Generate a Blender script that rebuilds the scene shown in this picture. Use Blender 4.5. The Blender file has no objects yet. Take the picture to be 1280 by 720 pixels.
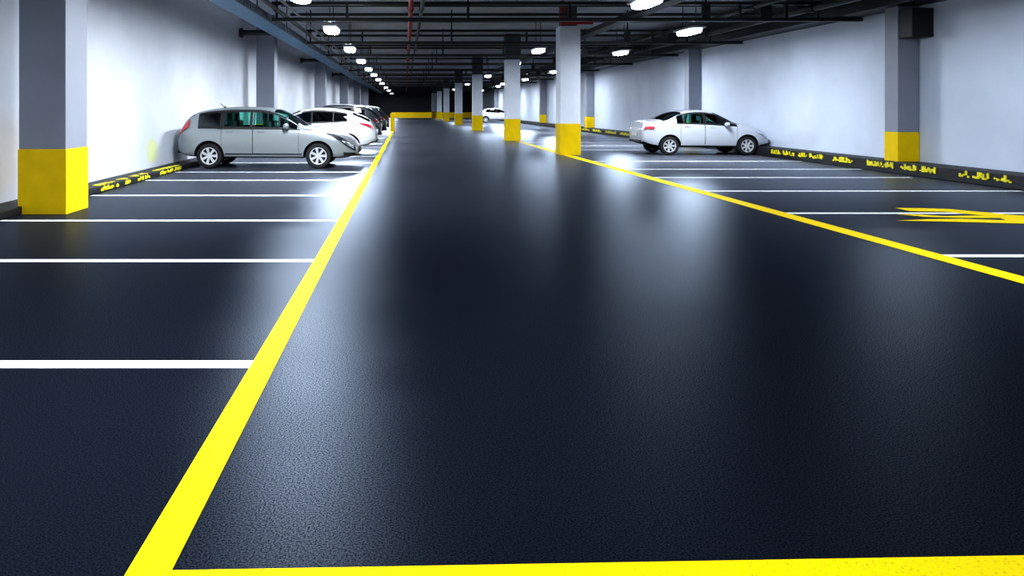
import bpy, bmesh, math, random
from mathutils import Vector, Matrix
random.seed(7)
PI = math.pi
sc = bpy.context.scene
COL = sc.collection

# ------------------------------------------------------------------ materials
def newmat(name):
    m = bpy.data.materials.new(name); m.use_nodes = True
    nt = m.node_tree; nt.nodes.clear()
    out = nt.nodes.new('ShaderNodeOutputMaterial')
    return m, nt, out
def N(nt, t, **kw):
    n = nt.nodes.new(t)
    for k, v in kw.items():
        if k in n.inputs: n.inputs[k].default_value = v
        else: setattr(n, k, v)
    return n
def pbsdf(name, col, rough=.5, metal=0., coat=0., spec=.5, noise=0., nscale=8., bump=0., bscale=50., back_dark=False):
    m, nt, out = newmat(name)
    b = N(nt, 'ShaderNodeBsdfPrincipled')
    b.inputs['Base Color'].default_value = (*col, 1)
    b.inputs['Roughness'].default_value = rough
    b.inputs['Metallic'].default_value = metal
    b.inputs['Coat Weight'].default_value = coat
    b.inputs['Coat Roughness'].default_value = .08
    b.inputs['Specular IOR Level'].default_value = spec
    tc = N(nt, 'ShaderNodeTexCoord')
    if noise > 0:
        nz = N(nt, 'ShaderNodeTexNoise'); nz.inputs['Scale'].default_value = nscale; nz.inputs['Detail'].default_value = 6
        nt.links.new(tc.outputs['Object'], nz.inputs['Vector'])
        r = N(nt, 'ShaderNodeMapRange'); r.inputs['From Min'].default_value = .3; r.inputs['From Max'].default_value = .7
        r.inputs['To Min'].default_value = 1 - noise; r.inputs['To Max'].default_value = 1 + noise * .3
        nt.links.new(nz.outputs['Fac'], r.inputs['Value'])
        mx = N(nt, 'ShaderNodeMix', data_type='RGBA', blend_type='MULTIPLY'); mx.inputs['Factor'].default_value = 1
        mx.inputs['A'].default_value = (*col, 1)
        nt.links.new(r.outputs['Result'], mx.inputs['B'])
        nt.links.new(mx.outputs['Result'], b.inputs['Base Color'])
    if bump > 0:
        nb = N(nt, 'ShaderNodeTexNoise'); nb.inputs['Scale'].default_value = bscale; nb.inputs['Detail'].default_value = 4
        nt.links.new(tc.outputs['Object'], nb.inputs['Vector'])
        bp = N(nt, 'ShaderNodeBump'); bp.inputs['Strength'].default_value = bump; bp.inputs['Distance'].default_value = .01
        nt.links.new(nb.outputs['Fac'], bp.inputs['Height'])
        nt.links.new(bp.outputs['Normal'], b.inputs['Normal'])
    sh = b.outputs[0]
    if back_dark:
        g = N(nt, 'ShaderNodeNewGeometry'); d = N(nt, 'ShaderNodeBsdfDiffuse'); d.inputs['Color'].default_value = (.012, .013, .015, 1)
        ms = N(nt, 'ShaderNodeMixShader')
        nt.links.new(g.outputs['Backfacing'], ms.inputs[0]); nt.links.new(sh, ms.inputs[1]); nt.links.new(d.outputs[0], ms.inputs[2])
        sh = ms.outputs[0]
    nt.links.new(sh, out.inputs[0])
    return m
def emis(name, col, s):
    m, nt, out = newmat(name)
    e = N(nt, 'ShaderNodeEmission'); e.inputs['Color'].default_value = (*col, 1); e.inputs['Strength'].default_value = s
    nt.links.new(e.outputs[0], out.inputs[0]); return m
def glassmat(name, tint, refl, rough=.03):
    m, nt, out = newmat(name)
    t = N(nt, 'ShaderNodeBsdfTransparent'); t.inputs['Color'].default_value = (*tint, 1)
    g = N(nt, 'ShaderNodeBsdfGlossy'); g.inputs['Color'].default_value = (.9, .95, 1, 1); g.inputs['Roughness'].default_value = rough
    f = N(nt, 'ShaderNodeFresnel'); f.inputs['IOR'].default_value = 1.5
    a = N(nt, 'ShaderNodeMath', operation='ADD'); a.inputs[1].default_value = refl; a.use_clamp = True
    nt.links.new(f.outputs[0], a.inputs[0])
    ms = N(nt, 'ShaderNodeMixShader')
    nt.links.new(a.outputs[0], ms.inputs[0]); nt.links.new(t.outputs[0], ms.inputs[1]); nt.links.new(g.outputs[0], ms.inputs[2])
    nt.links.new(ms.outputs[0], out.inputs[0]); return m

# asphalt: black, fine grain, damp patches of lower roughness
def asphalt():
    m, nt, out = newmat('asphalt')
    b = N(nt, 'ShaderNodeBsdfDiffuse')
    gl = N(nt, 'ShaderNodeBsdfGlossy', distribution='BECKMANN'); gl.inputs['Color'].default_value = (.74, .84, 1, 1)
    tc = N(nt, 'ShaderNodeTexCoord')
    n1 = N(nt, 'ShaderNodeTexNoise'); n1.inputs['Scale'].default_value = .7; n1.inputs['Detail'].default_value = 5
    mp = N(nt, 'ShaderNodeMapping'); mp.inputs['Scale'].default_value = (.7, 1.6, 1)
    nt.links.new(tc.outputs['Object'], mp.inputs['Vector']); nt.links.new(mp.outputs[0], n1.inputs['Vector'])
    n2 = N(nt, 'ShaderNodeTexNoise'); n2.inputs['Scale'].default_value = 140; n2.inputs['Detail'].default_value = 3
    nt.links.new(tc.outputs['Object'], n2.inputs['Vector'])
    v = N(nt, 'ShaderNodeTexVoronoi'); v.inputs['Scale'].default_value = 110
    nt.links.new(tc.outputs['Object'], v.inputs['Vector'])
    cr = N(nt, 'ShaderNodeValToRGB')
    cr.color_ramp.elements[0].position = .3; cr.color_ramp.elements[0].color = (.0026, .0034, .0055, 1)
    cr.color_ramp.elements[1].position = .75; cr.color_ramp.elements[1].color = (.0090, .0118, .0190, 1)
    nt.links.new(n2.outputs['Fac'], cr.inputs[0]); sx = N(nt, 'ShaderNodeSeparateXYZ'); nt.links.new(tc.outputs['Object'], sx.inputs[0])
    # floor glare painted into the diffuse colour at grazing angles, stronger in the bays
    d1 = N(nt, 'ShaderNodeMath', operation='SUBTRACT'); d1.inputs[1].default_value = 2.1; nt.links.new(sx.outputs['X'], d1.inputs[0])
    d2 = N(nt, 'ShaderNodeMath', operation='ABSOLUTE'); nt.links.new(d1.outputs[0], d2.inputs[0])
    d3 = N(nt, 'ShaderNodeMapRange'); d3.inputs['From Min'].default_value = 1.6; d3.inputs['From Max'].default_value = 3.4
    d3.inputs['To Min'].default_value = GLARE_LANE; d3.inputs['To Max'].default_value = GLARE_BAY; nt.links.new(d2.outputs[0], d3.inputs['Value'])
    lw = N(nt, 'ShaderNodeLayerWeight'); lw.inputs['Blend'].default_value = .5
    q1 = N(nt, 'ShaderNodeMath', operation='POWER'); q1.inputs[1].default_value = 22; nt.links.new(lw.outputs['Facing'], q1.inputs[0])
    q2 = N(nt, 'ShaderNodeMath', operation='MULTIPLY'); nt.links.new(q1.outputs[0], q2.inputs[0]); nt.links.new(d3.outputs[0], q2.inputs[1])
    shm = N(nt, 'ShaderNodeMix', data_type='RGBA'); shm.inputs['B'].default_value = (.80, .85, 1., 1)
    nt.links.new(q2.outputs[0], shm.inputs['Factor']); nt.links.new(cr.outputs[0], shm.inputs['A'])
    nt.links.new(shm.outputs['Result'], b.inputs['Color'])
    r = N(nt, 'ShaderNodeMapRange'); r.inputs['From Min'].default_value = .3; r.inputs['From Max'].default_value = .7
    r.inputs['To Min'].default_value = FLOOR_R0; r.inputs['To Max'].default_value = FLOOR_R1
    nt.links.new(n1.outputs['Fac'], r.inputs['Value']); nt.links.new(r.outputs[0], gl.inputs['Roughness'])
    ad = N(nt, 'ShaderNodeMath', operation='ADD')
    nt.links.new(n2.outputs['Fac'], ad.inputs[0]); nt.links.new(v.outputs['Distance'], ad.inputs[1])
    bp = N(nt, 'ShaderNodeBump'); bp.inputs['Strength'].default_value = .10; bp.inputs['Distance'].default_value = .002
    nt.links.new(ad.outputs[0], bp.inputs['Height']); nt.links.new(bp.outputs[0], b.inputs['Normal']); pass
    pw = N(nt, 'ShaderNodeMath', operation='POWER'); pw.inputs[1].default_value = 6
    nt.links.new(lw.outputs['Facing'], pw.inputs[0])
    ma = N(nt, 'ShaderNodeMath', operation='MULTIPLY_ADD'); ma.inputs[1].default_value = FLOOR_G; ma.inputs[2].default_value = FLOOR_F0
    nt.links.new(pw.outputs[0], ma.inputs[0])
    gr = N(nt, 'ShaderNodeMapRange'); gr.inputs['From Min'].default_value = .35; gr.inputs['From Max'].default_value = .65
    gr.inputs['To Min'].default_value = .1; gr.inputs['To Max'].default_value = 1.9
    nt.links.new(n2.outputs['Fac'], gr.inputs['Value'])
    p2 = N(nt, 'ShaderNodeMath', operation='POWER'); p2.inputs[1].default_value = 17; nt.links.new(lw.outputs['Facing'], p2.inputs[0])
    m2 = N(nt, 'ShaderNodeMath', operation='MULTIPLY_ADD'); m2.inputs[1].default_value = .55; nt.links.new(p2.outputs[0], m2.inputs[0]); nt.links.new(ma.outputs[0], m2.inputs[2])
    mm = N(nt, 'ShaderNodeMath', operation='MULTIPLY', use_clamp=True); nt.links.new(m2.outputs[0], mm.inputs[0]); nt.links.new(gr.outputs[0], mm.inputs[1])
    ms = N(nt, 'ShaderNodeMixShader'); nt.links.new(mm.outputs[0], ms.inputs[0]); nt.links.new(b.outputs[0], ms.inputs[1]); nt.links.new(gl.outputs[0], ms.inputs[2])
    nt.links.new(ms.outputs[0], out.inputs[0]); return m
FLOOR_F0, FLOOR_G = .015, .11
GLARE_LANE, GLARE_BAY = .19, .46
FLOOR_R0, FLOOR_R1 = .35, .385

# road paint: thin, worn so that grains of asphalt show
def road_paint(name, col, wear=.36, emit=0.):
    m, nt, out = newmat(name)
    b = N(nt, 'ShaderNodeBsdfPrincipled'); b.inputs['Roughness'].default_value = .6; b.inputs['Specular IOR Level'].default_value = .03
    tc = N(nt, 'ShaderNodeTexCoord')
    n2 = N(nt, 'ShaderNodeTexNoise'); n2.inputs['Scale'].default_value = 120; n2.inputs['Detail'].default_value = 3
    nt.links.new(tc.outputs['Object'], n2.inputs['Vector'])
    cr = N(nt, 'ShaderNodeValToRGB')
    cr.color_ramp.elements[0].position = wear - .04; cr.color_ramp.elements[0].color = tuple(c * .45 for c in col) + (1,)
    cr.color_ramp.elements[1].position = wear + .04; cr.color_ramp.elements[1].color = (*col, 1)
    nt.links.new(n2.outputs['Fac'], cr.inputs[0]); nt.links.new(cr.outputs[0], b.inputs['Base Color'])
    bp = N(nt, 'ShaderNodeBump'); bp.inputs['Strength'].default_value = .4; bp.inputs['Distance'].default_value = .003
    nt.links.new(n2.outputs['Fac'], bp.inputs['Height']); nt.links.new(bp.outputs[0], b.inputs['Normal'])
    nt.links.new(b.outputs[0], out.inputs[0]); return m

# wall: white paint with soft stains at given world spots
def wallmat(name, col, stains):
    m, nt, out = newmat(name)
    b = N(nt, 'ShaderNodeBsdfPrincipled'); b.inputs['Roughness'].default_value = .6
    tc = N(nt, 'ShaderNodeTexCoord')
    nz = N(nt, 'ShaderNodeTexNoise'); nz.inputs['Scale'].default_value = .8; nz.inputs['Detail'].default_value = 6
    nt.links.new(tc.outputs['Object'], nz.inputs['Vector'])
    cr = N(nt, 'ShaderNodeValToRGB')
    cr.color_ramp.elements[0].position = .3; cr.color_ramp.elements[0].color = tuple(c * .88 for c in col) + (1,)
    cr.color_ramp.elements[1].position = .65; cr.color_ramp.elements[1].color = (*col, 1)
    nt.links.new(nz.outputs['Fac'], cr.inputs[0])
    cur = cr.outputs[0]
    for (c, rad, sc_, colr) in stains:
        sub = N(nt, 'ShaderNodeVectorMath', operation='SUBTRACT'); sub.inputs[1].default_value = c
        nt.links.new(tc.outputs['Object'], sub.inputs[0])
        mul = N(nt, 'ShaderNodeVectorMath', operation='MULTIPLY'); mul.inputs[1].default_value = (0, 1 / sc_[0], 1 / sc_[1])
        nt.links.new(sub.outputs[0], mul.inputs[0])
        ln = N(nt, 'ShaderNodeVectorMath', operation='LENGTH'); nt.links.new(mul.outputs[0], ln.inputs[0])
        ad = N(nt, 'ShaderNodeMath', operation='MULTIPLY_ADD'); ad.inputs[1].default_value = .5; nt.links.new(nz.outputs['Fac'], ad.inputs[0]); nt.links.new(ln.outputs['Value'], ad.inputs[2])
        mr = N(nt, 'ShaderNodeMapRange'); mr.inputs['From Min'].default_value = 1.35; mr.inputs['From Max'].default_value = .9
        mr.inputs['To Min'].default_value = 0; mr.inputs['To Max'].default_value = rad
        nt.links.new(ad.outputs[0], mr.inputs['Value'])
        mx = N(nt, 'ShaderNodeMix', data_type='RGBA'); mx.inputs['B'].default_value = (*colr, 1)
        nt.links.new(mr.outputs[0], mx.inputs['Factor']); nt.links.new(cur, mx.inputs['A'])
        cur = mx.outputs['Result']
    nt.links.new(cur, b.inputs['Base Color'])
    nt.links.new(b.outputs[0], out.inputs[0]); return m

WHITE_C = (.62, .65, .72)
M = {}
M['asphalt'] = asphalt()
M['yellow_line'] = road_paint('yellow_line', (.80, .59, .001))
M['white_line'] = road_paint('white_line', (.85, .88, .93), .3)
M['yellow_col'] = pbsdf('yellow_col', (.78, .53, .001), .6, spec=.15, noise=.1, nscale=4)
M['pale_col'] = pbsdf('pale_col', (.70, .74, .84), .6, noise=.08, nscale=2)
M['grey_col'] = pbsdf('grey_col', (.23, .245, .295), .6, noise=.08, nscale=2)
M['dark_col'] = pbsdf('dark_col', (.07, .075, .085), .7, noise=.2)
M['wall_l'] = wallmat('wall_l', WHITE_C, [((-5.9, 15.6, .72), .35, (.75, .75), (.45, .5, .5)), ((-5.9, 15.9, .5), .6, (.35, .3), (.55, .6, .12)), ((-5.9, 9.7, .8), .5, (1.2, .7), (.55, .48, .42))])
M['wall_r'] = wallmat('wall_r', (.54, .595, .71), [((11.7, 20.2, .55), .35, (.9, .35), (.4, .42, .48))])
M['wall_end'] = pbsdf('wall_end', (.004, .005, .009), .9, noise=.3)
M['ceil'] = pbsdf('ceil', (.55, .58, .66), .85, noise=.35, nscale=.6)
M['black_metal'] = pbsdf('black_metal', (.012, .014, .018), .45, noise=.2)
M['galv'] = pbsdf('galv', (.16, .17, .19), .4, metal=.6, noise=.2)
M['blue'] = pbsdf('blue', (.02, .16, .33), .45, noise=.35, nscale=3)
M['blue_dark'] = pbsdf('blue_dark', (.012, .05, .09), .5, noise=.4, nscale=6)
M['red'] = pbsdf('red', (.32, .012, .01), .45, noise=.2)
M['greenpipe'] = pbsdf('greenpipe', (.03, .05, .05), .45)
M['curb'] = pbsdf('curb', (.006, .007, .010), .6, noise=.4, nscale=3, bump=.4, bscale=30)
M['curb_y'] = pbsdf('curb_y', (.85, .75, .006), .5, noise=.5, nscale=14)
M['lamp_body'] = pbsdf('lamp_body', (.5, .52, .55), .5)
LAMP_W = 360.
M['lamp_glow'] = emis('lamp_glow', (.86, .93, 1), LAMP_W)
M['lamp_side'] = emis('lamp_side', (.86, .93, 1), 3.)
M['lamp_glow_r'] = emis('lamp_glow_r', (.84, .92, 1), LAMP_W * .82)
M['lamp_glow_m'] = emis('lamp_glow_m', (.84, .92, 1), LAMP_W * .24)
M['silver'] = pbsdf('silver', (.30, .33, .345), .32, metal=.35, coat=.8, back_dark=True)
M['white_car'] = pbsdf('white_car', (.60, .62, .67), .25, coat=.8, back_dark=True)
M['white_car_b'] = pbsdf('white_car_b', (.52, .55, .62), .28, metal=.05, coat=.8, back_dark=True)
M['black_car'] = pbsdf('black_car', (.010, .012, .015), .18, coat=1., back_dark=True)
M['grey_car'] = pbsdf('grey_car', (.035, .04, .048), .2, metal=.5, coat=1., back_dark=True)
M['black_plastic'] = pbsdf('black_plastic', (.008, .009, .010), .6)
M['tyre'] = pbsdf('tyre', (.008, .008, .009), .75)
M['alloy'] = pbsdf('alloy', (.72, .74, .77), .3, metal=.5)
M['glass'] = glassmat('glass', (.42, .82, .72), .03)
M['glass_dark'] = glassmat('glass_dark', (.06, .08, .09), .05)
M['chrome'] = pbsdf('chrome', (.8, .82, .85), .12, metal=1.)
M['red_lamp'] = pbsdf('red_lamp', (.50, .004, .02), .2, coat=1.)
M['head_lamp'] = pbsdf('head_lamp', (.62, .66, .72), .12, metal=.5, coat=1.)
M['dim_lamp'] = pbsdf('dim_lamp', (.12, .004, .008), .2, coat=1.)
M['seat'] = pbsdf('seat', (.012, .012, .014), .8)
M['plate'] = pbsdf('plate', (.75, .77, .8), .5)

# ------------------------------------------------------------------ helpers
def link_bm(name, bm, mats, parent=None, smooth=False):
    bmesh.ops.recalc_face_normals(bm, faces=bm.faces[:])
    return link_raw(name, bm, mats, parent, smooth)
def link_raw(name, bm, mats, parent=None, smooth=False):
    me = bpy.data.meshes.new(name); bm.to_mesh(me); bm.free()
    for m in (mats if isinstance(mats, (list, tuple)) else [mats]): me.materials.append(m)
    if smooth:
        for p in me.polygons: p.use_smooth = True
        me.set_sharp_from_angle(angle=math.radians(38))
    o = bpy.data.objects.new(name, me); COL.objects.link(o)
    if parent: o.parent = parent
    return o
def tag(o, label=None, cat=None, group=None, kind=None):
    if label: o['label'] = label
    if cat: o['category'] = cat
    if group: o['group'] = group
    if kind: o['kind'] = kind
    return o
def empty(name, loc=(0, 0, 0), rz=0.):
    o = bpy.data.objects.new(name, None); COL.objects.link(o); o.empty_display_size = .1
    o.location = loc; o.rotation_euler = (0, 0, rz); return o
def copy_tree(o, parent=None):
    c = o.copy(); COL.objects.link(c); c.parent = parent
    for ch in list(o.children): copy_tree(ch, c)
    return c
def box(bm, x0, x1, y0, y1, z0, z1, bev=0., mi=0):
    vs = [bm.verts.new(p) for p in ((x0,y0,z0),(x1,y0,z0),(x1,y1,z0),(x0,y1,z0),(x0,y0,z1),(x1,y0,z1),(x1,y1,z1),(x0,y1,z1))]
    fs = [bm.faces.new([vs[i] for i in q]) for q in ((3,2,1,0),(4,5,6,7),(0,1,5,4),(1,2,6,5),(2,3,7,6),(3,0,4,7))]
    for f in fs: f.material_index = mi
    if bev > 0:
        es = list({e for f in fs for e in f.edges})
        bmesh.ops.bevel(bm, geom=es, offset=bev, segments=2, affect='EDGES', profile=.6)
def tube(bm, p, q, r, seg=10):
    p = Vector(p); q = Vector(q); d = (q - p)
    mat = Matrix.Translation((p + q) / 2) @ d.to_track_quat('Z', 'Y').to_matrix().to_4x4()
    bmesh.ops.create_cone(bm, cap_ends=True, segments=seg, radius1=r, radius2=r, depth=d.length, matrix=mat)
def bx(name, m, *a, parent=None, bev=0.):
    bm = bmesh.new(); box(bm, *a, bev=bev); return link_bm(name, bm, m, parent)

# ------------------------------------------------------------------ camera
cam = bpy.data.cameras.new('camera'); co = bpy.data.objects.new('camera', cam); COL.objects.link(co)
co.location = (0, 0, 1.5); co.rotation_euler = (PI / 2, 0, 0)
cam.lens = 24; cam.sensor_width = 36; cam.shift_x = 133 / 1280; cam.shift_y = -225 / 1280
cam.clip_end = 400
sc.camera = co
F = 853.33
def gx(px, py): return (px - 507) * 1.5 / (py - 135)   # ground point under a pixel (used while measuring)
def gy(py): return F * 1.5 / (py - 135)

# ------------------------------------------------------------------ room
XL, XR, YE, YB, ZC = -5.9, 11.7, 107., -9., 4.9
def struct(name, m, *a):
    o = bx(name, m, *a); o['kind'] = 'structure'; return o
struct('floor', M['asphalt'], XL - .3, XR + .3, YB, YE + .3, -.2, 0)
struct('ceiling', M['ceil'], XL - .3, XR + .3, YB, YE + .3, ZC, ZC + .2)
struct('wall_left', M['wall_l'], XL - .3, XL, YB, YE, 0, ZC)
struct('wall_right', M['wall_r'], XR, XR + .3, YB, YE, 0, ZC)
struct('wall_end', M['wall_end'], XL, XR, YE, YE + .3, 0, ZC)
struct('wall_back', M['ceil'], XL, XR, YB - .3, YB, 0, ZC)
tag(bx('barrier_board', M['yellow_col'], -2.2, XR, YE - .25, YE - .02, 0, .82), 'long yellow painted board across the dark far end of the garage', 'barrier')

# ------------------------------------------------------------------ floor lines
def quad_obj(name, m, polys, z):
    bm = bmesh.new()
    for poly in polys:
        vs = [bm.verts.new((x, y, z)) for x, y in poly]
        lo = [bm.verts.new((x, y, z - .0012)) for x, y in poly]
        bm.faces.new(vs); n = len(vs)
        for i in range(n): bm.faces.new((vs[i], lo[i], lo[(i + 1) % n], vs[(i + 1) % n]))
    return link_bm(name, bm, m)
tag(quad_obj('lane_line', M['yellow_line'], [[(-.90, 1.9), (-.757, 1.9), (-.757, 43.5), (-.90, 43.5)]], .0045),
    'long yellow painted line running down the left side of the driving lane', 'floor line')
tag(quad_obj('lane_line', M['yellow_line'], [[(5.30, 3.5), (5.52, 3.5), (5.12, 31.), (5.00, 31.), (5.00, 21.)]], .0045),
    'yellow painted line down the right side of the lane, meeting the nearest aisle column', 'floor line')
tag(quad_obj('lane_line', M['yellow_line'], [[(-.757, 2.06), (2.6, 2.12), (2.6, 2.297), (-.757, 2.209)]], .0045),
    'yellow painted line crossing the foreground along the bottom of the photo', 'floor line')
ORD = ['first', 'second', 'third', 'fourth', 'fifth', 'sixth', 'seventh', 'eighth', 'ninth', 'tenth', 'eleventh', 'twelfth', 'thirteenth', 'fourteenth', 'fifteenth', 'sixteenth', 'seventeenth', 'eighteenth', 'nineteenth', 'twentieth']
LYS = [3.99, 6.70, 9.08, 11.69, 14.14, 15.95, 18.62, 21.1, 23.6, 26.1, 31.2, 36.3]
for i, y in enumerate(LYS):
    x0 = -5.38 if y > 9.3 else -5.39
    w = .057
    tag(quad_obj('bay_line', M['white_line'], [[(x0, y - w), (-.90, y - w), (-.90, y + w), (x0, y + w)]], .003),
        'white parking bay line left of the yellow lane line, %s from the camera' % ORD[i], 'bay line', 'white bay lines on the left')
RYS = [6.92, 9.72, 12.31, 14.7, 16.7, 19.2, 24.4, 27.1, 29.8, 32.5]
for i, y in enumerate(RYS):
    x0 = 5.36 - (y - 5.8) * .0125
    x1 = 11.14 if i != 3 else 10.9
    w = .057
    tag(quad_obj('bay_line', M['white_line'], [[(x0, y - w), (x1, y - w), (x1, y + w), (x0, y + w)]], .003),
        'white parking bay line on the right side, %s from the camera' % ORD[i], 'bay line', 'white bay lines on the right')
P = lambda pts: [(gx(a, b), gy(b)) for a, b in pts]
arrow = quad_obj('floor_arrow', M['yellow_line'], [
    P([(1119, 260.2), (1150, 260.6), (1184, 261.6), (1236, 266.2), (1262, 269.0), (1330, 272.5), (1420, 274.5), (1420, 281.5), (1330, 280.2), (1258, 275.8), (1250, 273.0), (1230, 269.8), (1180, 265.0), (1150, 264.6), (1137, 264.2)]),
    P([(1122, 276.2), (1160, 274.4), (1200, 274.0), (1258, 275.8), (1330, 280.2), (1330, 281.2), (1255, 279.3), (1190, 277.6)]),
    P([(1120, 268.0), (1150, 268.6), (1180, 270.6), (1230, 269.8), (1250, 273.0), (1200, 272.6), (1158, 271.6)])], .0060)
tag(arrow, 'yellow painted arrow marking lying across the right-hand bays', 'floor arrow')

# ------------------------------------------------------------------ curbs with worn yellow marks
def patch_cells(bm, fixed, y0, y1, lo, hi, axis, seed, cell=.05, dens=.8):
    """ragged blotch of raised paint cells; axis 'x': on a vertical face at x=fixed, 'z': on a top face at z=fixed"""
    rnd = random.Random(seed)
    ny = max(3, int((y1 - y0) / cell)); nz = max(2, int((hi - lo) / .025))
    top = [rnd.random() for _ in range(ny)]
    for i in range(ny):
        a = lo + (hi - lo) * (.35 * rnd.random() if rnd.random() < .6 else 0)
        b = hi - (hi - lo) * (.45 * rnd.random() if rnd.random() < .6 else 0)
        if rnd.random() > dens: b = a + (b - a) * .35
        ya = y0 + (y1 - y0) * i / ny; yb = y0 + (y1 - y0) * (i + 1.02) / ny
        if axis == 'x+': box(bm, fixed, fixed + .012, ya, yb, a, b)
        elif axis == 'x-': box(bm, fixed - .012, fixed, ya, yb, a, b)
        else: box(bm, a, b, ya, yb, fixed, fixed + .012)
def curb(name_label, x_wall, x_face, h, marks, seed):
    root = empty('curb', ((x_wall + x_face) / 2, 0, 0)); tag(root, name_label, 'curb')
    cx = (x_wall + x_face) / 2
    a, b = sorted((x_wall + math.copysign(.002, x_face - x_wall), x_face))
    bm = bmesh.new(); box(bm, a - cx, b - cx, YB + .1, YE - .3, 0, h, bev=.02)
    link_bm('curb_block', bm, M['curb'], root)
    for k, (ya, yb) in enumerate(marks):
        bm = bmesh.new()
        if x_face > x_wall:   # left curb
            patch_cells(bm, x_face - cx, ya, yb, .025, h - .01, 'x+', seed + k, dens=.97)
            patch_cells(bm, h, ya, yb, x_face - cx - .17, x_face - cx - .02, 'z', seed + 50 + k, dens=.6)
        else:
            patch_cells(bm, x_face - cx, ya, yb, h * .42, h - .03, 'x-', seed + k, dens=.62)
        link_bm('yellow_mark', bm, M['curb_y'], root)
    return root
ly = lambda px, X: X * F / (px - 507)
curb('low black curb along the left wall with worn yellow marks', XL, -5.4, .118,
     [(ly(a, -5.4), ly(b, -5.4)) for a, b in ((126, 142), (145, 148), (156, 163), (172, 179), (181, 187), (200, 208), (209, 216), (218, 226))], 3)
rm = [(1243, 1265), (1199, 1212), (1216, 1237), (1126, 1146), (1150, 1170), (1084, 1117), (1041, 1066), (1012, 1029), (998, 1009), (979, 993), (964, 976), (775, 789), (757, 770), (741, 752), (727, 737), (712, 720), (694, 700)]
curb('tall black curb along the right wall with broken yellow marks', XR, 11.15, .28,
     [(ly(b, 11.15), ly(a, 11.15)) for a, b in rm], 31)

# ------------------------------------------------------------------ columns
def column(x0, x1, y0, y1, zy, label, z0=0., neck=None, grow=.012, mat='grey_col', group=None):
    cx, cy = (x0 + x1) / 2, (y0 + y1) / 2
    r = empty('concrete_column', (cx, cy, z0)); tag(r, label, 'column', group)
    hx, hy = (x1 - x0) / 2, (y1 - y0) / 2
    zt = neck if neck else ZC
    bx('shaft', M[mat], -hx, hx, -hy, hy, zy - z0, zt - z0, parent=r, bev=.008)
    bx('painted_base', M['yellow_col'], -hx - grow, hx + grow, -hy - grow, hy + grow, 0, zy - z0, parent=r, bev=.008)
    nk = .72 if zt > 4 else 1.06
    if neck: bx('capital', M['dark_col'], -hx * nk, hx * nk, -hy * nk, hy * nk, zt - z0, ZC - z0, parent=r)
    return r
LC = [9.62, 24.9, 40.8, 56.4, 72., 87.6]
for i, y in enumerate(LC):
    column(-5.45, -4.79, y, y + .65, .92,
           'square grey column with yellow base near the left wall, ' + ('nearest to the camera' if i == 0 else '%s from the camera' % ORD[i]), group='columns by the left wall')
AC = [(5.25, 21.75), (4.92, 31.2), (4.78, 45.2), (4.72, 60.5), (4.62, 77), (4.45, 90), (4.2, 101)]
for i, (x, y) in enumerate(AC):
    column(x - .32, x + .32, y, y + .65, 1.0,
           'grey column with yellow base between lane and right bays, %s from the camera' % ORD[i], neck=4.12 if i == 0 else 3.72, mat='pale_col', group='columns along the driving lane')
RC = [15.53, 27.0, 42.3, 56.7, 71., 86.]
for i, y in enumerate(RC):
    column(11.2, 11.68, y, y + .43, .95,
           'grey column with yellow base standing on the curb at the right wall, %s from the camera' % ORD[i], z0=.28, grow=.006, group='columns at the right wall')
# bollard at the end of the left yellow line
tag(bx('yellow_post', M['yellow_col'], -.98, -.70, 43.7, 44.0, 0, 1.15, bev=.02), 'short yellow post at the far end of the left lane line', 'post')

# ------------------------------------------------------------------ lamps
def make_lamp(label):
    r = empty('ceiling_lamp', (0, 0, 0)); tag(r, label, 'ceiling lamp')
    bm = bmesh.new(); box(bm, -.21, .21, -.65, .65, .0, .05, bev=.02); link_bm('housing', bm, M['lamp_body'], r)
    bm = bmesh.new()
    rings = []
    for z, k in ((0., 1.), (-.05, 1.), (-.085, .96), (-.105, .86)):
        rg = []
        for q in range(32):
            a = 2 * PI * q / 32; c, s_ = math.cos(a), math.sin(a)
            rg.append(bm.verts.new((.20 * k * math.copysign(abs(c) ** .8, c), .64 * k * math.copysign(abs(s_) ** .6, s_), z)))
        rings.append(rg)
    for a, b in zip(rings, rings[1:]):
        for q in range(32): bm.faces.new((a[q], a[(q + 1) % 32], b[(q + 1) % 32], b[q]))
    bm.faces.new(rings[0]); bm.faces.new(rings[-1])
    bmesh.ops.recalc_face_normals(bm, faces=bm.faces[:])
    for f in bm.faces: f.material_index = 0 if f.normal.z < -.8 else 1
    link_bm('diffuser', bm, [M['lamp_glow'], M['lamp_side']], r, True)
    for s in (-.45, .45):
        bm = bmesh.new(); tube(bm, (0, s, .045), (0, s, ZC - 3.72), .012, 6); link_bm('hanger_rod', bm, M['black_metal'], r)
    return r
proto = make_lamp('x')
weak = bpy.data.meshes['diffuser'].copy(); weak.materials[0] = M['lamp_glow_r']
weak2 = weak.copy(); weak2.materials[0] = M['lamp_glow_m']
first = [True]
def lamp(x, y, z, label, group):
    o = proto if first[0] else copy_tree(proto); first[0] = False
    o.location = (x, y, z); o['label'] = label; o['group'] = group
    if x > 2:
        for ch in o.children:
            if ch.name.startswith('diffuser'): ch.data = weak if x > 7 and y != 12.4 else weak2
    return o
lz = 3.72
ys = [3.2, 9.8, 13.3, 19.1, 25.4, 31.8, 38.2, 44.7, 52, 60, 72, 84, 102]  # nearest pair unseen, added off the row for foreground light and floor highlight
names = ['unseen, added to light the foreground', 'unseen above the frame, placed for the near floor highlight', 'cut by the top edge of the frame'] + [o_ + ' in full view' for o_ in ('first', 'second', 'third', 'fourth', 'fifth', 'sixth', 'seventh', 'eighth', 'ninth', 'tenth')]
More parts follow.
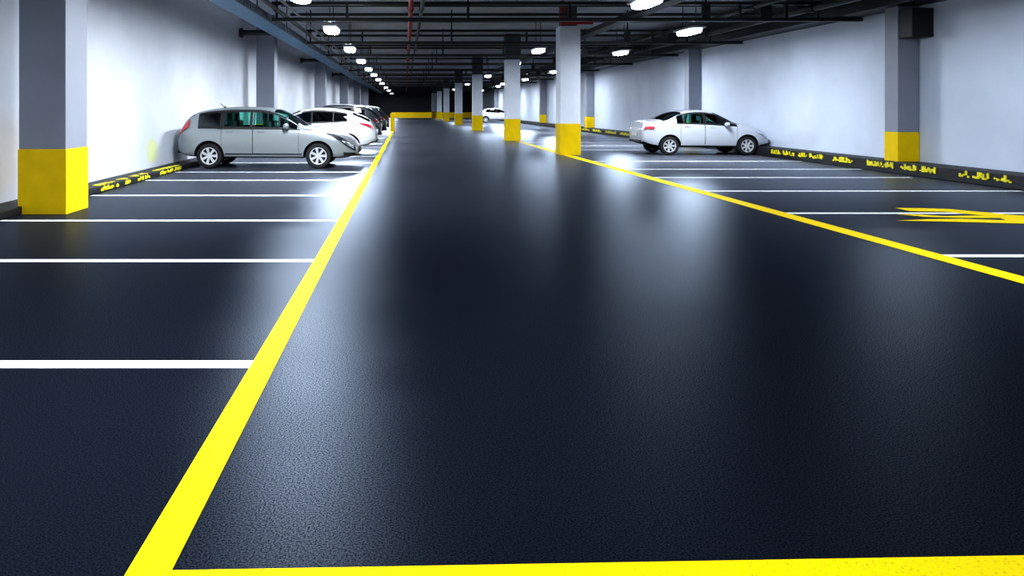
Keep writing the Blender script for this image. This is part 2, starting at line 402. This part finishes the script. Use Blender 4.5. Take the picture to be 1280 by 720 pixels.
for y, nm in zip(ys, names):
    lamp(-2.07 if y > 11 else -1.5, y, lz, 'white oblong lamp of the left row, ' + nm, 'left row of ceiling lamps')
la = [(4.98, 14.1, 'cut by the top edge of the frame'), (5.05, 26., 'just left of the nearest lane column'), (5.42, 33.6, 'just right of the second lane column'), (5.6, 46.5, 'by the third lane column'), (5.65, 62.5, 'by the fourth lane column'), (5.7, 80., 'near the far end of the row'), (5.2, 103.2, 'the farthest of the row')]
for x, y, nm in la: lamp(x, y, lz, 'oblong lamp of the middle row, ' + nm, 'middle row of ceiling lamps')
lb = [(7.6, 5.2, 'nearest, unseen, added above the frame to light the right bays'), (9.0, 12.4, 'second, unseen, added above the frame to light the right wall'), (8.1, 19.5, 'above the parked white sedan'), (8.5, 27., 'right of the nearest lane column'), (8.7, 61., 'small, added between the second and third lane columns to brighten the far white car'), (8.9, 41., 'hidden partly by the nearest lane column'), (9.1, 52., 'small between first two lane columns'), (9.2, 68., 'far off, near the right wall'), (9.4, 84., 'farthest of the row')]  # unseen near pair lights right bays and wall; one added for the distant car
for x, y, nm in lb: lamp(x, y, lz, 'oblong lamp of the right row, ' + nm, 'right row of ceiling lamps')

# ------------------------------------------------------------------ overhead services
def truss(y, label):
    r = empty('roof_truss', (4.13, y, 3.72)); tag(r, label, 'roof truss', 'dark trusses crossing the ceiling')
    h = (XR - .02 + 3.42) / 2
    bx('bottom_bar', M['black_metal'], -h, h, -.07, .07, 0, .09, parent=r)
    bx('top_bar', M['black_metal'], -h, h, -.07, .07, .42, .50, parent=r)
    cx = 4.13
    for k, (x, w) in enumerate([(-3.3, .03), (-1.5, .03), (1.6, .03), (4.2, .03), (7.7, .1), (8.57, .025), (9.22, .14), (9.75, .04), (10.56, .02)]):
        bx('web_post', M['black_metal'], x - cx - w, x - cx + w, -.04, .04, .09, .42, parent=r)
    for x in (-3.3, 1.6, 7.7):
        bx('hanger', M['black_metal'], x - cx - .02, x - cx + .02, -.02, .02, .5, ZC - 3.72, parent=r)
ty = [11.2, 17.5, 23.7, 29.3, 35.2, 41.2, 47.5, 54, 61, 69, 78, 88, 98]
for i, y in enumerate(ty):
    truss(y, 'dark steel truss crossing under the ceiling, %s from the camera' % ORD[i])
for i, y in enumerate([18.8, 20.3, 22.2, 26.2, 32.2, 38.4, 44.5, 50.6]):
    bm = bmesh.new(); tube(bm, (-3.42, 0, 0), (XR - .02, 0, 0), .045); 
    o = link_bm('ceiling_pipe', bm, M['black_metal'], None, True); o.location = (0, y, 4.28 if i % 2 else 4.33)
    tag(o, 'thin black pipe crossing the ceiling above the trusses, %s from the camera' % ORD[i], 'pipe', 'thin crossing pipes')
def longpipe(x, z, r, m, label, y0=2., y1=104., name='ceiling_pipe'):
    bm = bmesh.new(); tube(bm, (0, y0, 0), (0, y1, 0), r, 12)
    for k in range(int((y1 - y0) // 6)):
        tube(bm, (0, y0 + 3 + 6 * k, 0), (0, y0 + 3.16 + 6 * k, 0), r * 1.3, 12)
    o = link_bm(name, bm, m, None, True); o.location = (x, 0, z); return tag(o, label, 'pipe')
longpipe(.13, 3.98, .062, M['red'], 'red sprinkler pipe running along the ceiling over the lane', name='sprinkler_pipe')
longpipe(.40, 3.98, .05, M['greenpipe'], 'dark green pipe beside the red sprinkler pipe', y1=70)
longpipe(-3.25, 3.98, .055, M['black_metal'], 'black pipe running beside the blue cable tray')
longpipe(-2.95, 4.05, .035, M['galv'], 'thin grey conduit right of the blue cable tray')
longpipe(8.7, 4.02, .05, M['black_metal'], 'black pipe running along the ceiling over the right bays')
longpipe(10.2, 4.0, .09, M['black_metal'], 'thick black pipe near the right wall')
# blue cable tray
r = empty('cable_tray', (-3.75, 0, 3.70)); tag(r, 'long blue cable tray hanging along the left side of the ceiling', 'cable tray')
bx('tray_bottom', M['blue'], -.27, .25, 1., 104., 0, .02, parent=r)
bx('side_rail', M['blue_dark'], .25, .275, 1., 104., 0, .20, parent=r)
bx('side_rail', M['blue_dark'], -.295, -.27, 1., 104., 0, .10, parent=r)
bm = bmesh.new()
for k in range(150): box(bm, .276, .29, 1.5 + k * .6, 1.56 + k * .6, .02, .16)
tag(link_bm('rungs', bm, M['galv'], r), kind='stuff')
for k in range(6):
    bm = bmesh.new(); tube(bm, (-.2 + k * .075, 1.2, .05), (-.2 + k * .075, 103, .05), .025, 6); link_bm('cable', bm, M['black_plastic'], r)
for k in range(24):
    bx('hanger', M['black_metal'], .255, .275, 4 + k * 4., 4.03 + k * 4., .2, ZC - 3.70, parent=r)
# long bar right of the lane columns
r = empty('cable_channel', (5.9, 0, 3.83)); tag(r, 'dark cable channel with pale lower edge beside the lane column tops', 'cable channel')
bx('channel', M['black_metal'], -.17, .15, 2., 104., 0, .14, parent=r)
tag(bx('edge_strip', M['galv'], .15, .17, 2., 104., 0, .035, parent=r), 'pale metal lower edge')
# right wall duct
tag(bx('ventilation_duct', M['black_metal'], 10.95, XR - .01, -5., 104., 3.82, 4.6, bev=.02), 'big dark duct running along the top of the right wall', 'duct')
# brackets column <-> wall on the left
for i, y in enumerate([24.3, 38.4, 54.6]):
    r = empty('wall_bracket', (-5.3, y, 4.18)); tag(r, 'dark stub pipe from the left wall to the cable tray, ' + ['nearest', 'second', 'third'][i] + ' of three', 'pipe', 'stub pipes at the left wall')
    bm = bmesh.new(); tube(bm, (-.58, 0, 0), (1.25, 0, 0), .1, 12); link_bm('pipe', bm, M['black_metal'], r, True)
    bm = bmesh.new(); tube(bm, (-.595, 0, 0), (-.50, 0, 0), .17, 16); link_bm('flange', bm, M['black_metal'], r, True)
# right column head block
tag(bx('junction_box', M['black_plastic'], 11.22, 11.698, 15.12, 15.53, 3.08, 3.72, bev=.01), 'dark box on the front of the nearest right wall column', 'junction box')
# sprinkler drop at the first lane column
r = empty('sprinkler_branch', (4.99, 21.67, 3.9)); tag(r, 'red sprinkler branch pipe at the head of the nearest lane column', 'pipe')
bm = bmesh.new(); tube(bm, (0, 0, .2), (0, 0, ZC - 3.9 + .01), .06, 10); link_bm('riser', bm, M['red'], r, True)
bm = bmesh.new(); tube(bm, (-.05, -.02, .3), (.95, -.02, .3), .05, 10); link_bm('branch', bm, M['red'], r, True)

# ------------------------------------------------------------------ cars
def interp(pts, x):
    """monotone-ish smooth interpolation through control points"""
    n = len(pts)
    if x <= pts[0][0]: return pts[0][1]
    if x >= pts[-1][0]: return pts[-1][1]
    for i in range(n - 1):
        if pts[i][0] <= x <= pts[i + 1][0]: break
    x0, y0 = pts[i]; x1, y1 = pts[i + 1]
    def slope(j):
        if j <= 0 or j >= n - 1: return None
        a = (pts[j][1] - pts[j-1][1]) / (pts[j][0] - pts[j-1][0]); b = (pts[j+1][1] - pts[j][1]) / (pts[j+1][0] - pts[j][0])
        if a * b <= 0: return 0.
        return 2 * a * b / (a + b)
    d = (y1 - y0) / (x1 - x0)
    m0 = slope(i); m1 = slope(i + 1)
    m0 = d if m0 is None else m0; m1 = d if m1 is None else m1
    h = x1 - x0; t = (x - x0) / h
    return ((2*t**3 - 3*t**2 + 1) * y0 + (t**3 - 2*t**2 + t) * h * m0 + (-2*t**3 + 3*t**2) * y1 + (t**3 - t**2) * h * m1)
TS = [0, .5, 1, 1.5, 2, 2.5, 3, 3.5, 4, 4.5, 5, 5.5, 5.85, 6, 6.12, 6.4, 6.65, 6.88, 7, 7.14, 7.5, 8, 8.5, 9]
class Car:
    def __init__(s, spec): s.__dict__.update(spec); s.rf = max(z for _, z in s.top)
    def ctrl(s, x):
        xx = min(max(x, 0), s.L)
        zt = interp(s.top, xx); bl = min(interp(s.belt, xx), zt - .035); zb = interp(s.bot, xx)
        e = min(xx, s.L - xx)
        w = s.W / 2 * (1 - .24 * (1 - min(1, e / .62)) ** 2.4) 
        g = max(0, min(1, (zt - bl) / (s.rf - interp(s.belt, s.L * .5))))
        wr = w * (.935 - s.tumble * g); d = min(.085, (zt - bl) * .45)
        h = bl - zb
        return [(0, zb), (.82 * w, zb), (.945 * w, zb + .035), (.985 * w, zb + .22 * h), (w, zb + .55 * h), (.992 * w, zb + .86 * h), (.955 * w, bl), (wr, zt - d), (wr * .84, zt - d * .28), (0, zt)]
    def pt(s, x, t):
        c = s.ctrl(x); i = min(int(t), 8); u = t - i
        p = lambda k: c[k] if 0 <= k < 10 else None
        p1, p2 = c[i], c[i + 1]
        p0 = p(i - 1) or (2*p1[0]-p2[0], 2*p1[1]-p2[1]) if i > 0 else (-p2[0], p2[1])
        p3 = p(i + 2) if i < 8 else (-p1[0], p1[1])
        if i in (6, 0, 1): y = p1[0]+(p2[0]-p1[0])*u; z = p1[1]+(p2[1]-p1[1])*u; 
        else:
            f = lambda a, b, c_, d: .5*((2*b)+(-a+c_)*u+(2*a-5*b+4*c_-d)*u*u+(-a+3*b-3*c_+d)*u**3)
            if i == 2: p0 = (2*p1[0]-p2[0], 2*p1[1]-p2[1])
            if i == 5: p3 = (2*p2[0]-p1[0], 2*p2[1]-p1[1])
            if i == 7: p0 = (2*p1[0]-p2[0], 2*p1[1]-p2[1])
            y = f(p0[0], p1[0], p2[0], p3[0]); z = f(p0[1], p1[1], p2[1], p3[1])
        if i == 6: y += .02 * math.sin(PI * u)
        # end bulge
        xo = x
        return Vector((xo, y, z))
    def surf(s, x, t, side, off=0.):
        p = s.pt(x, t)
        if off:
            a = s.pt(x + .01, t) - s.pt(x - .01, t); b = s.pt(x, min(9, t + .02)) - s.pt(x, max(0, t - .02))
            n = b.cross(a); 
            if n.length > 1e-9:
                n.normalize()
                c = Vector((x, 0, .7))
                if n.dot(p - c) < 0 and t > 2: n = -n
                p = p + n * off
        return Vector((p.x, p.y * side, p.z))
    def xs(s):
        L = s.L; st = [L * k / 70 for k in range(71)]
        fix = [v for w in s.windows for v in w[:2]] + [v for d in s.doors for v in d] + list(s.ws) + list(s.rw)
        fix = [f for f in fix if 0 < f < L]
        st = [x for x in st if all(abs(x - f) > .022 for f in fix)] + fix
        return sorted(set(st))
def panel(car, name, mat, x0, x1, t0, t1, side, off, root, nx=10, nt=8, sides=None, shape=None, thick=False):
    bm = bmesh.new()
    g = []
    for i in range(nx + 1):
        row = []
        u = i / nx; x = x0 + (x1 - x0) * u
        a, b = (t0, t1) if shape is None else shape(u)
        for j in range(nt + 1):
            t = a + (b - a) * j / nt
            row.append(bm.verts.new(car.surf(x, t, side, off)))
        g.append(row)
    for i in range(nx):
        for j in range(nt): bm.faces.new((g[i][j], g[i+1][j], g[i+1][j+1], g[i][j+1]))
    bmesh.ops.remove_doubles(bm, verts=bm.verts[:], dist=1e-5)
    return link_bm(name, bm, mat, root, True)
def make_wheel(r, spokes=7):
    """axis along y, outer face toward -y"""
    root = bpy.data.objects.new('wheel', None)
    bm = bmesh.new()
    prof = [(.66, -.095), (.70, -.108), (.82, -.112), (.94, -.105), (.99, -.085), (1.0, -.04), (1.0, .06), (.97, .1), (.66, .1)]
    seg = 40; rings = []
    for k in range(seg):
        a = 2 * PI * k / seg
        rings.append([bm.verts.new((r * p * math.cos(a), y, r * p * math.sin(a))) for p, y in prof])
    for k in range(seg):
        A, B = rings[k], rings[(k + 1) % seg]
        for j in range(len(prof) - 1): bm.faces.new((A[j], B[j], B[j+1], A[j+1]))
        bm.faces.new((A[-1], B[-1], B[0], A[0]))
    tyre = link_bm('wheel', bm, M['tyre'], None, True)
    # rim
    bm = bmesh.new()
    def lathe(pr, seg=40):
        rg = []
        for k in range(seg):
            a = 2 * PI * k / seg
            rg.append([bm.verts.new((r * p * math.cos(a), y, r * p * math.sin(a))) for p, y in pr])
        for k in range(seg):
            A, B = rg[k], rg[(k + 1) % seg]
            for j in range(len(pr)): bm.faces.new((A[j], B[j], B[(j+1) % len(pr)], A[(j+1) % len(pr)]))
    lathe([(.60, -.098), (.675, -.100), (.69, -.085), (.66, .05), (.62, .05), (.60, -.07)])
    lathe([(.02, -.093), (.15, -.093), (.19, -.075), (.19, -.04), (.02, -.04)])
    for k in range(spokes):
        a = 2 * PI * k / spokes
        c, s_ = math.cos(a), math.sin(a)
        def pp(rad, w, y): return (r * rad * c - w * s_, y, r * rad * s_ + w * c)
        w0, w1 = r * .075, r * .105
        vs = [bm.verts.new(pp(*q)) for q in ((.12, -w0, -.088), (.12, w0, -.088), (.64, w1, -.095), (.64, -w1, -.095), (.12, -w0, -.05), (.12, w0, -.05), (.64, w1, -.065), (.64, -w1, -.065))]
        for q in ((0,1,2,3),(7,6,5,4),(0,4,5,1),(1,5,6,2),(2,6,7,3),(3,7,4,0)): bm.faces.new([vs[i] for i in q])
    rim = link_bm('rim', bm, M['alloy'], tyre, False)
    bm = bmesh.new(); bmesh.ops.create_cone(bm, cap_ends=True, segments=32, radius1=r * .62, radius2=r * .62, depth=.01, matrix=Matrix.Translation((0, -.03, 0)) @ Matrix.Rotation(PI / 2, 4, 'X'))
    link_bm('brake_disc', bm, M['black_plastic'], tyre)
    bpy.data.objects.remove(root)
    return tyre

def build_car(spec, label, loc, rz, detail=True):
    car = Car(spec)
    root = empty('car', loc, rz); tag(root, label, 'car')
    # ---- closed body grid
    bm = bmesh.new(); X = car.xs(); rows = []
    def ring(x, sx=0., sc_=1.):
        P0 = [car.pt(x, t) for t in TS]
        cz = .5 * (P0[0].z + P0[-1].z)
        r_ = []
        full = [(p.y, p.z) for p in P0] + [(-p.y, p.z) for p in reversed(P0[1:-1])]
        return [bm.verts.new((x + sx, y * sc_, cz + (z - cz) * sc_)) for y, z in full]
    rows.append(ring(0, -.05, .72)); rows.append(ring(0, -.032, .92))
    for x in X: rows.append(ring(x))
    rows.append(ring(car.L, .032, .92)); rows.append(ring(car.L, .05, .72))
    n = len(rows[0])
    for a, b in zip(rows, rows[1:]):
        for j in range(n): bm.faces.new((a[j], b[j], b[(j+1) % n], a[(j+1) % n]))
    bm.faces.new(rows[0]); bm.faces.new(rows[-1])
    bmesh.ops.recalc_face_normals(bm, faces=bm.faces[:])
    body = link_raw('body', bm, [car.paint, M['black_plastic'], M['glass']], root)
    body.parent = None
    # ---- wheel wells
    cb = bmesh.new()
    for wx in car.wheels:
        for sd in (-1, 1):
            y = sd * (car.W / 2 - .12)
            bmesh.ops.create_cone(cb, cap_ends=True, segments=40, radius1=car.r + .055, radius2=car.r + .055, depth=.42,
                                  matrix=Matrix.Translation((wx, y, car.r + .01)) @ Matrix.Rotation(PI / 2, 4, 'X'))
    for f in cb.faces: f.material_index = 1
    cut = link_raw('cutter', cb, [car.paint, M['black_plastic']])
    md = body.modifiers.new('b', 'BOOLEAN'); md.operation = 'DIFFERENCE'; md.object = cut; md.solver = 'EXACT'
    bpy.context.view_layer.update()
    dg = bpy.context.evaluated_depsgraph_get()
    me = bpy.data.meshes.new_from_object(body.evaluated_get(dg))
    old = body.data; bpy.data.objects.remove(body); bpy.data.objects.remove(cut)
    bm = bmesh.new(); bm.from_mesh(me)
    lay = bm.faces.layers.int.new('reg')
    # regions: 0 body, 2 windscreen, 3 rear window, 10+k side window left/right, 100+ doors
    for f in bm.faces:
        if f.material_index == 1: continue
        c = f.calc_center_median(); x, y, z = c
        if x < .01 or x > car.L - .01: continue
        z2, z6, z69, z71 = car.pt(x, 2.3).z, car.pt(x, 6.12).z, car.pt(x, 6.88).z, car.pt(x, 7.14).z
        y71 = car.pt(x, 7.14).y
        if z < car.pt(x, 2).z: f.material_index = 1; continue
        if abs(y) < y71 and z > z71 - .002 and (z - .5 > 0):
            if car.ws[0] < x < car.ws[1]: f[lay] = 2
            elif car.rw[0] < x < car.rw[1]: f[lay] = 3
            continue
        hit = False
        if car.black[0] < x < car.black[1] and car.pt(x, 6.0).z < z < car.pt(x, 7.0).z: f.material_index = 1
        if z6 < z < z69 and z69 - z6 > .05:
            for k, w in enumerate(car.windows):
                if w[0] < x < w[1]: f[lay] = 10 + 2 * k + (1 if y > 0 else 0); hit = True
        if not hit and z2 < z < car.pt(x, 7.0).z and abs(y) > .4 * car.W / 2:
            for k, d in enumerate(car.doors):
                if d[0] < x < d[1]: f[lay] = 100 + 2 * k + (1 if y > 0 else 0)
    def take(reg, name, mats, parent, inset=None, off=0.):
        b2 = bmesh.new(); vm = {}
        for f in bm.faces:
            if f[lay] != reg: continue
            vs = []
            for v in f.verts:
                if v.index not in vm: vm[v.index] = b2.verts.new(v.co)
                vs.append(vm[v.index])
            nf = b2.faces.new(vs); nf.material_index = min(f.material_index, len(mats) - 1)
        if not b2.faces: b2.free(); return None
        if inset:
            for v in b2.verts:
                if abs(v.co.x - inset[0]) < .004: v.co.x += .008
                elif abs(v.co.x - inset[1]) < .004: v.co.x -= .008
        if off:
            for v in b2.verts:
                v.co.y -= math.copysign(off, v.co.y) if abs(v.co.y) > .3 else 0
        b2.normal_update()
        return link_raw(name, b2, mats, parent, True)
    bm.verts.index_update()
    doorobj = {}
    for k, d in enumerate(car.doors):
        for s_ in (0, 1):
            doorobj[(k, s_)] = take(100 + 2 * k + s_, 'door', [car.paint, M['black_plastic']], root, inset=d)
    for k, w in enumerate(car.windows):
        for s_ in (0, 1):
            par = root
            for q, d in enumerate(car.doors):
                if d[0] <= w[0] and w[1] <= d[1] and doorobj[(q, s_)]: par = doorobj[(q, s_)]
            take(10 + 2 * k + s_, 'side_window', [M[w[2]]], par, off=.006)
    take(2, 'windscreen', [M[car.wsglass]], root); take(3, 'rear_window', [M['glass_dark']], root)
    bmesh.ops.delete(bm, geom=[f for f in bm.faces if f[lay] != 0], context='FACES')
    bm.normal_update()
    body = link_raw('body', bm, [car.paint, M['black_plastic']], root, True)
    # ---- wheels
    wp = None
    for wx in car.wheels:
        for sd in (-1, 1):
            w = make_wheel(car.r, car.spokes) if wp is None else copy_tree(wp)
            wp = wp or w
            w.parent = root; w.location = (wx, sd * (car.W / 2 - .125), car.r)
            w.rotation_euler = (0, 0, 0 if sd < 0 else PI)
    # ---- cabin: floor, seats, dashboard
    hw = car.W / 2
    x0, x1 = car.cab
    bx('cabin_floor', M['seat'], x0 - .2, x1 + .5, -hw * .8, hw * .8, .5, .62, parent=root)
    for sx in car.seats:
        for sd in (-1, 1):
            bm = bmesh.new()
            box(bm, sx - .05, sx + .42, sd * .38 - .24, sd * .38 + .24, .62, .80, bev=.05)
            vs0 = len(bm.verts); box(bm, sx - .17, sx - .03, sd * .38 - .23, sd * .38 + .23, .70, car.rf - .36, bev=.05)
            box(bm, sx - .20, sx - .11, sd * .38 - .12, sd * .38 + .12, car.rf - .37, car.rf - .17, bev=.035)
            link_bm('seat', bm, M['seat'], root)
    bx('dashboard', M['seat'], x1 + .02, x1 + .45, -hw * .78, hw * .78, .62, interp(car.belt, x1 + .3) - .04, parent=root, bev=.05)
    # ---- lamps, trims, mirrors
    for sd in (-1, 1):
        for (nm, mt, a, b, t0, t1, shp) in car.panels:
            panel(car, nm, M[mt], a, b, t0, t1, sd, .022 if nm in ('headlamp', 'tail_lamp') else .008, root, shape=shp)
        mx, mz = car.mirror
        y = car.pt(mx, 6.1).y
        bm = bmesh.new()
        bmesh.ops.create_uvsphere(bm, u_segments=16, v_segments=10, radius=1, matrix=Matrix.Translation((mx, sd * (y + .13), mz)) @ Matrix.Diagonal((.075, .115, .075, 1)))
        bm2 = link_bm('mirror', bm, car.paint, root, True)
        bx('mirror_arm', M['black_plastic'], mx - .03, mx + .05, min(sd * (y - .03), sd * (y + .08)), max(sd * (y - .03), sd * (y + .08)), mz - .075, mz - .03, parent=bm2)
        for k, d in enumerate(car.doors):
            hx = d[0] + .12; hh = car.surf(hx + .08, 5.25, sd)
            dob = doorobj[(k, 0 if sd < 0 else 1)]
            bm = bmesh.new(); box(bm, hx, hx + .17, hh.y - .008 if sd < 0 else hh.y - .012, hh.y + .012 if sd < 0 else hh.y + .02, hh.z - .014, hh.z + .014, bev=.006)
            if sd < 0:
                for v in bm.verts: v.co.y -= .016
            link_bm('door_handle', bm, car.handle, dob)
    # rear and front fascia pieces
    zb0, zt0 = interp(car.bot, 0), interp(car.top, 0)
    bx('number_plate', M['plate'], -.075, -.05, -.25, .25, car.plate_z, car.plate_z + .11, parent=root)
    bx('rear_bumper_trim', M['black_plastic'], -.07, .03, -hw * .62, hw * .62, zb0 - .01, zb0 + .07, parent=root, bev=.02)
    g0, g1 = interp(car.bot, car.L), interp(car.top, car.L)
    bm = bmesh.new(); box(bm, car.L + .02, car.L + .065, -hw * .48, hw * .48, g0 + .05, g0 + .17, bev=.015); link_bm('lower_grille', bm, M['black_plastic'], root)
    bm = bmesh.new(); box(bm, car.L + .02, car.L + .06, -hw * .40, hw * .40, g1 - .13, g1 - .04, bev=.015); link_bm('grille', bm, M['black_plastic'], root)
    if car.antenna:
        ax, = car.antenna; z = interp(car.top, ax)
        bm = bmesh.new(); tube(bm, (ax, 0, z - .01), (ax + .05, 0, z + .02), .03, 8); tube(bm, (ax + .03, 0, z), (ax - .09, 0, z + .11), .008, 6)
        link_bm('antenna', bm, M['black_plastic'], root)
    if car.rails:
        for sd in (-1, 1):
            bm = bmesh.new(); a, b = car.rails; pr = None
            for k in range(13):
                x = a + (b - a) * k / 12; p = car.surf(x, 7.6, sd); p.z += .03 if 0 < k < 12 else -.005
                if pr is not None: tube(bm, pr, p, .014, 8)
                pr = p
            link_bm('roof_rail', bm, M['galv'], root)
    return root

base = dict(W=1.76, tumble=.17, r=.31, spokes=7, handle=M['silver'], antenna=None, rails=None, wsglass='glass', black=(1.0, 2.7))
belt_shape = None
van = dict(base, paint=M['silver'], L=4.42, wheels=(.80, 3.50), r=.315,
    top=[(0, .80), (.05, 1.0), (.12, 1.14), (.30, 1.33), (.55, 1.445), (.9, 1.50), (1.4, 1.535), (1.9, 1.535), (2.35, 1.48), (2.75, 1.30), (3.18, 1.055), (3.5, .99), (3.95, .88), (4.22, .76), (4.36, .64), (4.42, .56)],
    belt=[(0, .78), (.15, .93), (.5, .99), (1.2, .985), (2.5, .975), (3.2, .95), (4.0, .80), (4.42, .54)],
    bot=[(0, .38), (.3, .30), (.8, .27), (3.5, .26), (4.1, .26), (4.42, .33)],
    windows=[(.52, 1.06, 'glass_dark'), (1.17, 1.80, 'glass'), (1.92, 2.50, 'glass'), (2.54, 2.98, 'glass_dark')],
    doors=[(1.10, 1.88), (1.88, 3.02)], ws=(2.40, 3.16), rw=(.10, .42), cab=(.9, 2.75), seats=(1.35, 2.25), mirror=(2.72, 1.05), plate_z=.62, antenna=(.95,), black=(.5, 2.52),
    panels=[('tail_lamp', 'red_lamp', .035, .30, 0, 0, lambda u: (6.0 + .22 * u, 6.62 + .30 * u)),
            ('headlamp_surround', 'black_plastic', 3.80, 4.41, 0, 0, lambda u: (5.35 - 1.6 * u, 6.05 - .75 * u)), ('headlamp', 'chrome', 3.70, 4.36, 0, 0, lambda u: (5.6 - 1.3 * u, 5.95 + .35 * math.sin(u * 3) - .75 * u)), ('fog_lamp_recess', 'black_plastic', 4.12, 4.40, 0, 0, lambda u: (2.5, 3.3)),
            ('belt_trim', 'black_plastic', 1.0, 3.05, 5.90, 6.1, None),
            ('window_surround', 'black_plastic', .55, 2.7, 6.9, 7.02, None),
            ('sill_moulding', 'chrome', 1.2, 3.1, 2.55, 2.72, None)])
build_car(van, 'silver grey minivan parked on the left with its rear to the wall', (-5.66, 17.72, 0), 0)

hatch = dict(base, paint=M['white_car'], L=4.35, W=1.78, wheels=(.82, 3.48), r=.32,
    top=[(0, .84), (.05, .98), (.15, 1.10), (.45, 1.27), (.85, 1.41), (1.3, 1.49), (1.8, 1.52), (2.2, 1.49), (2.6, 1.36), (3.3, 1.02), (3.8, .93), (4.15, .80), (4.35, .60)],
    belt=[(0, .82), (.2, .98), (.8, 1.07), (1.2, 1.04), (2.4, .99), (3.3, .93), (4.0, .78), (4.35, .56)],
    bot=[(0, .42), (.3, .32), (.8, .27), (3.5, .26), (4.35, .34)],
    windows=[(.86, 1.28, 'glass_dark'), (1.31, 1.95, 'glass_dark'), (2.0, 2.95, 'glass_dark')], black=(.84, 2.3),
    doors=[(1.20, 1.98), (1.98, 3.05)], ws=(2.35, 3.25), rw=(.16, .70), cab=(.9, 2.75), seats=(1.4, 2.3), mirror=(2.75, 1.05), plate_z=.68, handle=M['white_car'],
    panels=[('tail_lamp', 'red_lamp', .06, .48, 0, 0, lambda u: (5.1 + .5 * u * u, 6.12 - .35 * u * u)),
            ('headlamp', 'head_lamp', 3.75, 4.3, 0, 0, lambda u: (5.2 - .8 * u, 5.95 - .5 * u)),
            ('sill_moulding', 'black_plastic', 1.2, 3.1, 2.1, 2.5, None)])
build_car(hatch, 'white hatchback parked behind the silver minivan, red tail lamp toward the lane', (-.98, 22.3, 0), PI)

suv = dict(base, paint=M['grey_car'], L=4.5, W=1.82, wheels=(.85, 3.55), r=.34, rails=(.7, 2.4),
    top=[(0, .95), (.05, 1.10), (.15, 1.25), (.40, 1.47), (.8, 1.60), (1.4, 1.65), (2.0, 1.63), (2.4, 1.55), (2.7, 1.42), (3.25, 1.10), (3.8, 1.02), (4.3, .88), (4.5, .68)],
    belt=[(0, .93), (.3, 1.03), (.8, 1.06), (2.4, 1.02), (3.3, .98), (4.1, .88), (4.5, .62)],
    bot=[(0, .42), (.4, .34), (3.6, .32), (4.5, .38)],
    windows=[(.6, 1.08, 'glass_dark'), (1.15, 1.85, 'glass_dark'), (1.95, 2.9, 'glass_dark')],
    doors=[(1.12, 1.9), (1.9, 3.05)], ws=(2.45, 3.2), rw=(.12, .5), cab=(.9, 2.75), seats=(1.4, 2.3), mirror=(2.75, 1.12), plate_z=.72, handle=M['chrome'], wsglass='glass_dark',
    panels=[('tail_lamp', 'dim_lamp', .04, .25, 0, 0, lambda u: (5.5 + .2 * u, 6.2)),
            ('headlamp', 'head_lamp', 3.85, 4.4, 0, 0, lambda u: (5.2 - .8 * u, 5.95 - .5 * u)),
            ('sill_moulding', 'black_plastic', 1.2, 3.1, 2.1, 2.6, None)])
build_car(suv, 'dark grey estate car with roof rails behind the white hatchback', (-1.05, 28.3, 0), PI)
build_car(dict(suv, paint=M['black_car']), 'black car parked beyond the dark grey estate, middle of three dark cars', (-.98, 33.6, 0), PI)
build_car(dict(suv, paint=M['black_car']), 'farthest black car on the left, beside the short yellow post', (-1.0, 39.6, 0), PI)

sedan = dict(base, paint=M['white_car_b'], L=3.98, W=1.70, wheels=(.78, 3.24), r=.30, tumble=.2,
    top=[(0, .86), (.03, 1.02), (.10, 1.08), (.45, 1.11), (.62, 1.15), (1.15, 1.37), (1.5, 1.44), (1.85, 1.45), (2.2, 1.40), (2.6, 1.22), (3.02, 1.0), (3.4, .93), (3.75, .82), (3.92, .68), (3.98, .58)],
    belt=[(0, .84), (.1, .98), (.6, 1.0), (1.5, .985), (2.6, .93), (3.1, .89), (3.7, .76), (3.98, .55)],
    bot=[(0, .40), (.3, .30), (.8, .25), (3.3, .24), (3.98, .33)],
    windows=[(1.02, 1.22, 'glass_dark'), (1.25, 1.86, 'glass'), (1.96, 2.92, 'glass')],
    doors=[(1.12, 1.90), (1.90, 2.92)], black=(1.0, 2.3), ws=(2.22, 3.0), rw=(.58, 1.2), cab=(1.0, 2.45), seats=(1.4, 2.2), mirror=(2.55, .98), plate_z=.60, handle=M['white_car_b'],
    panels=[('tail_lamp', 'red_lamp', .03, .30, 0, 0, lambda u: (4.7 - .1 * u, 5.25 - .15 * u)),
            ('headlamp', 'head_lamp', 3.5, 3.92, 0, 0, lambda u: (5.0 - .6 * u, 5.8 - .4 * u)),
            ('belt_trim', 'black_plastic', 1.0, 2.95, 5.98, 6.12, None),
            ('window_surround', 'black_plastic', 1.1, 2.9, 6.88, 7.02, None),
            ('sill_moulding', 'black_plastic', 1.1, 2.9, 2.0, 2.3, None)])
build_car(sedan, 'white sedan parked on the right with its nose to the right wall', (7.59, 22.45, 0), 0)
build_car(dict(hatch, L=4.2), 'distant white car parked at the far right, seen between two lane columns', (7.28, 70., 0), 0)

# ------------------------------------------------------------------ world and view
w = bpy.data.worlds.new('world'); sc.world = w; w.use_nodes = True
w.node_tree.nodes['Background'].inputs[0].default_value = (.35, .45, .7, 1)
w.node_tree.nodes['Background'].inputs[1].default_value = .03
sc.view_settings.view_transform = 'Standard'
sc.view_settings.look = 'Medium High Contrast'
sc.view_settings.exposure = .12
sc.cycles.use_denoising = True
sc.cycles.denoising_input_passes = 'RGB_ALBEDO_NORMAL'
sc.cycles.denoising_prefilter = 'ACCURATE'
sc.cycles.max_bounces = 8
sc.cycles.transparent_max_bounces = 16
sc.cycles.sample_clamp_indirect = 6
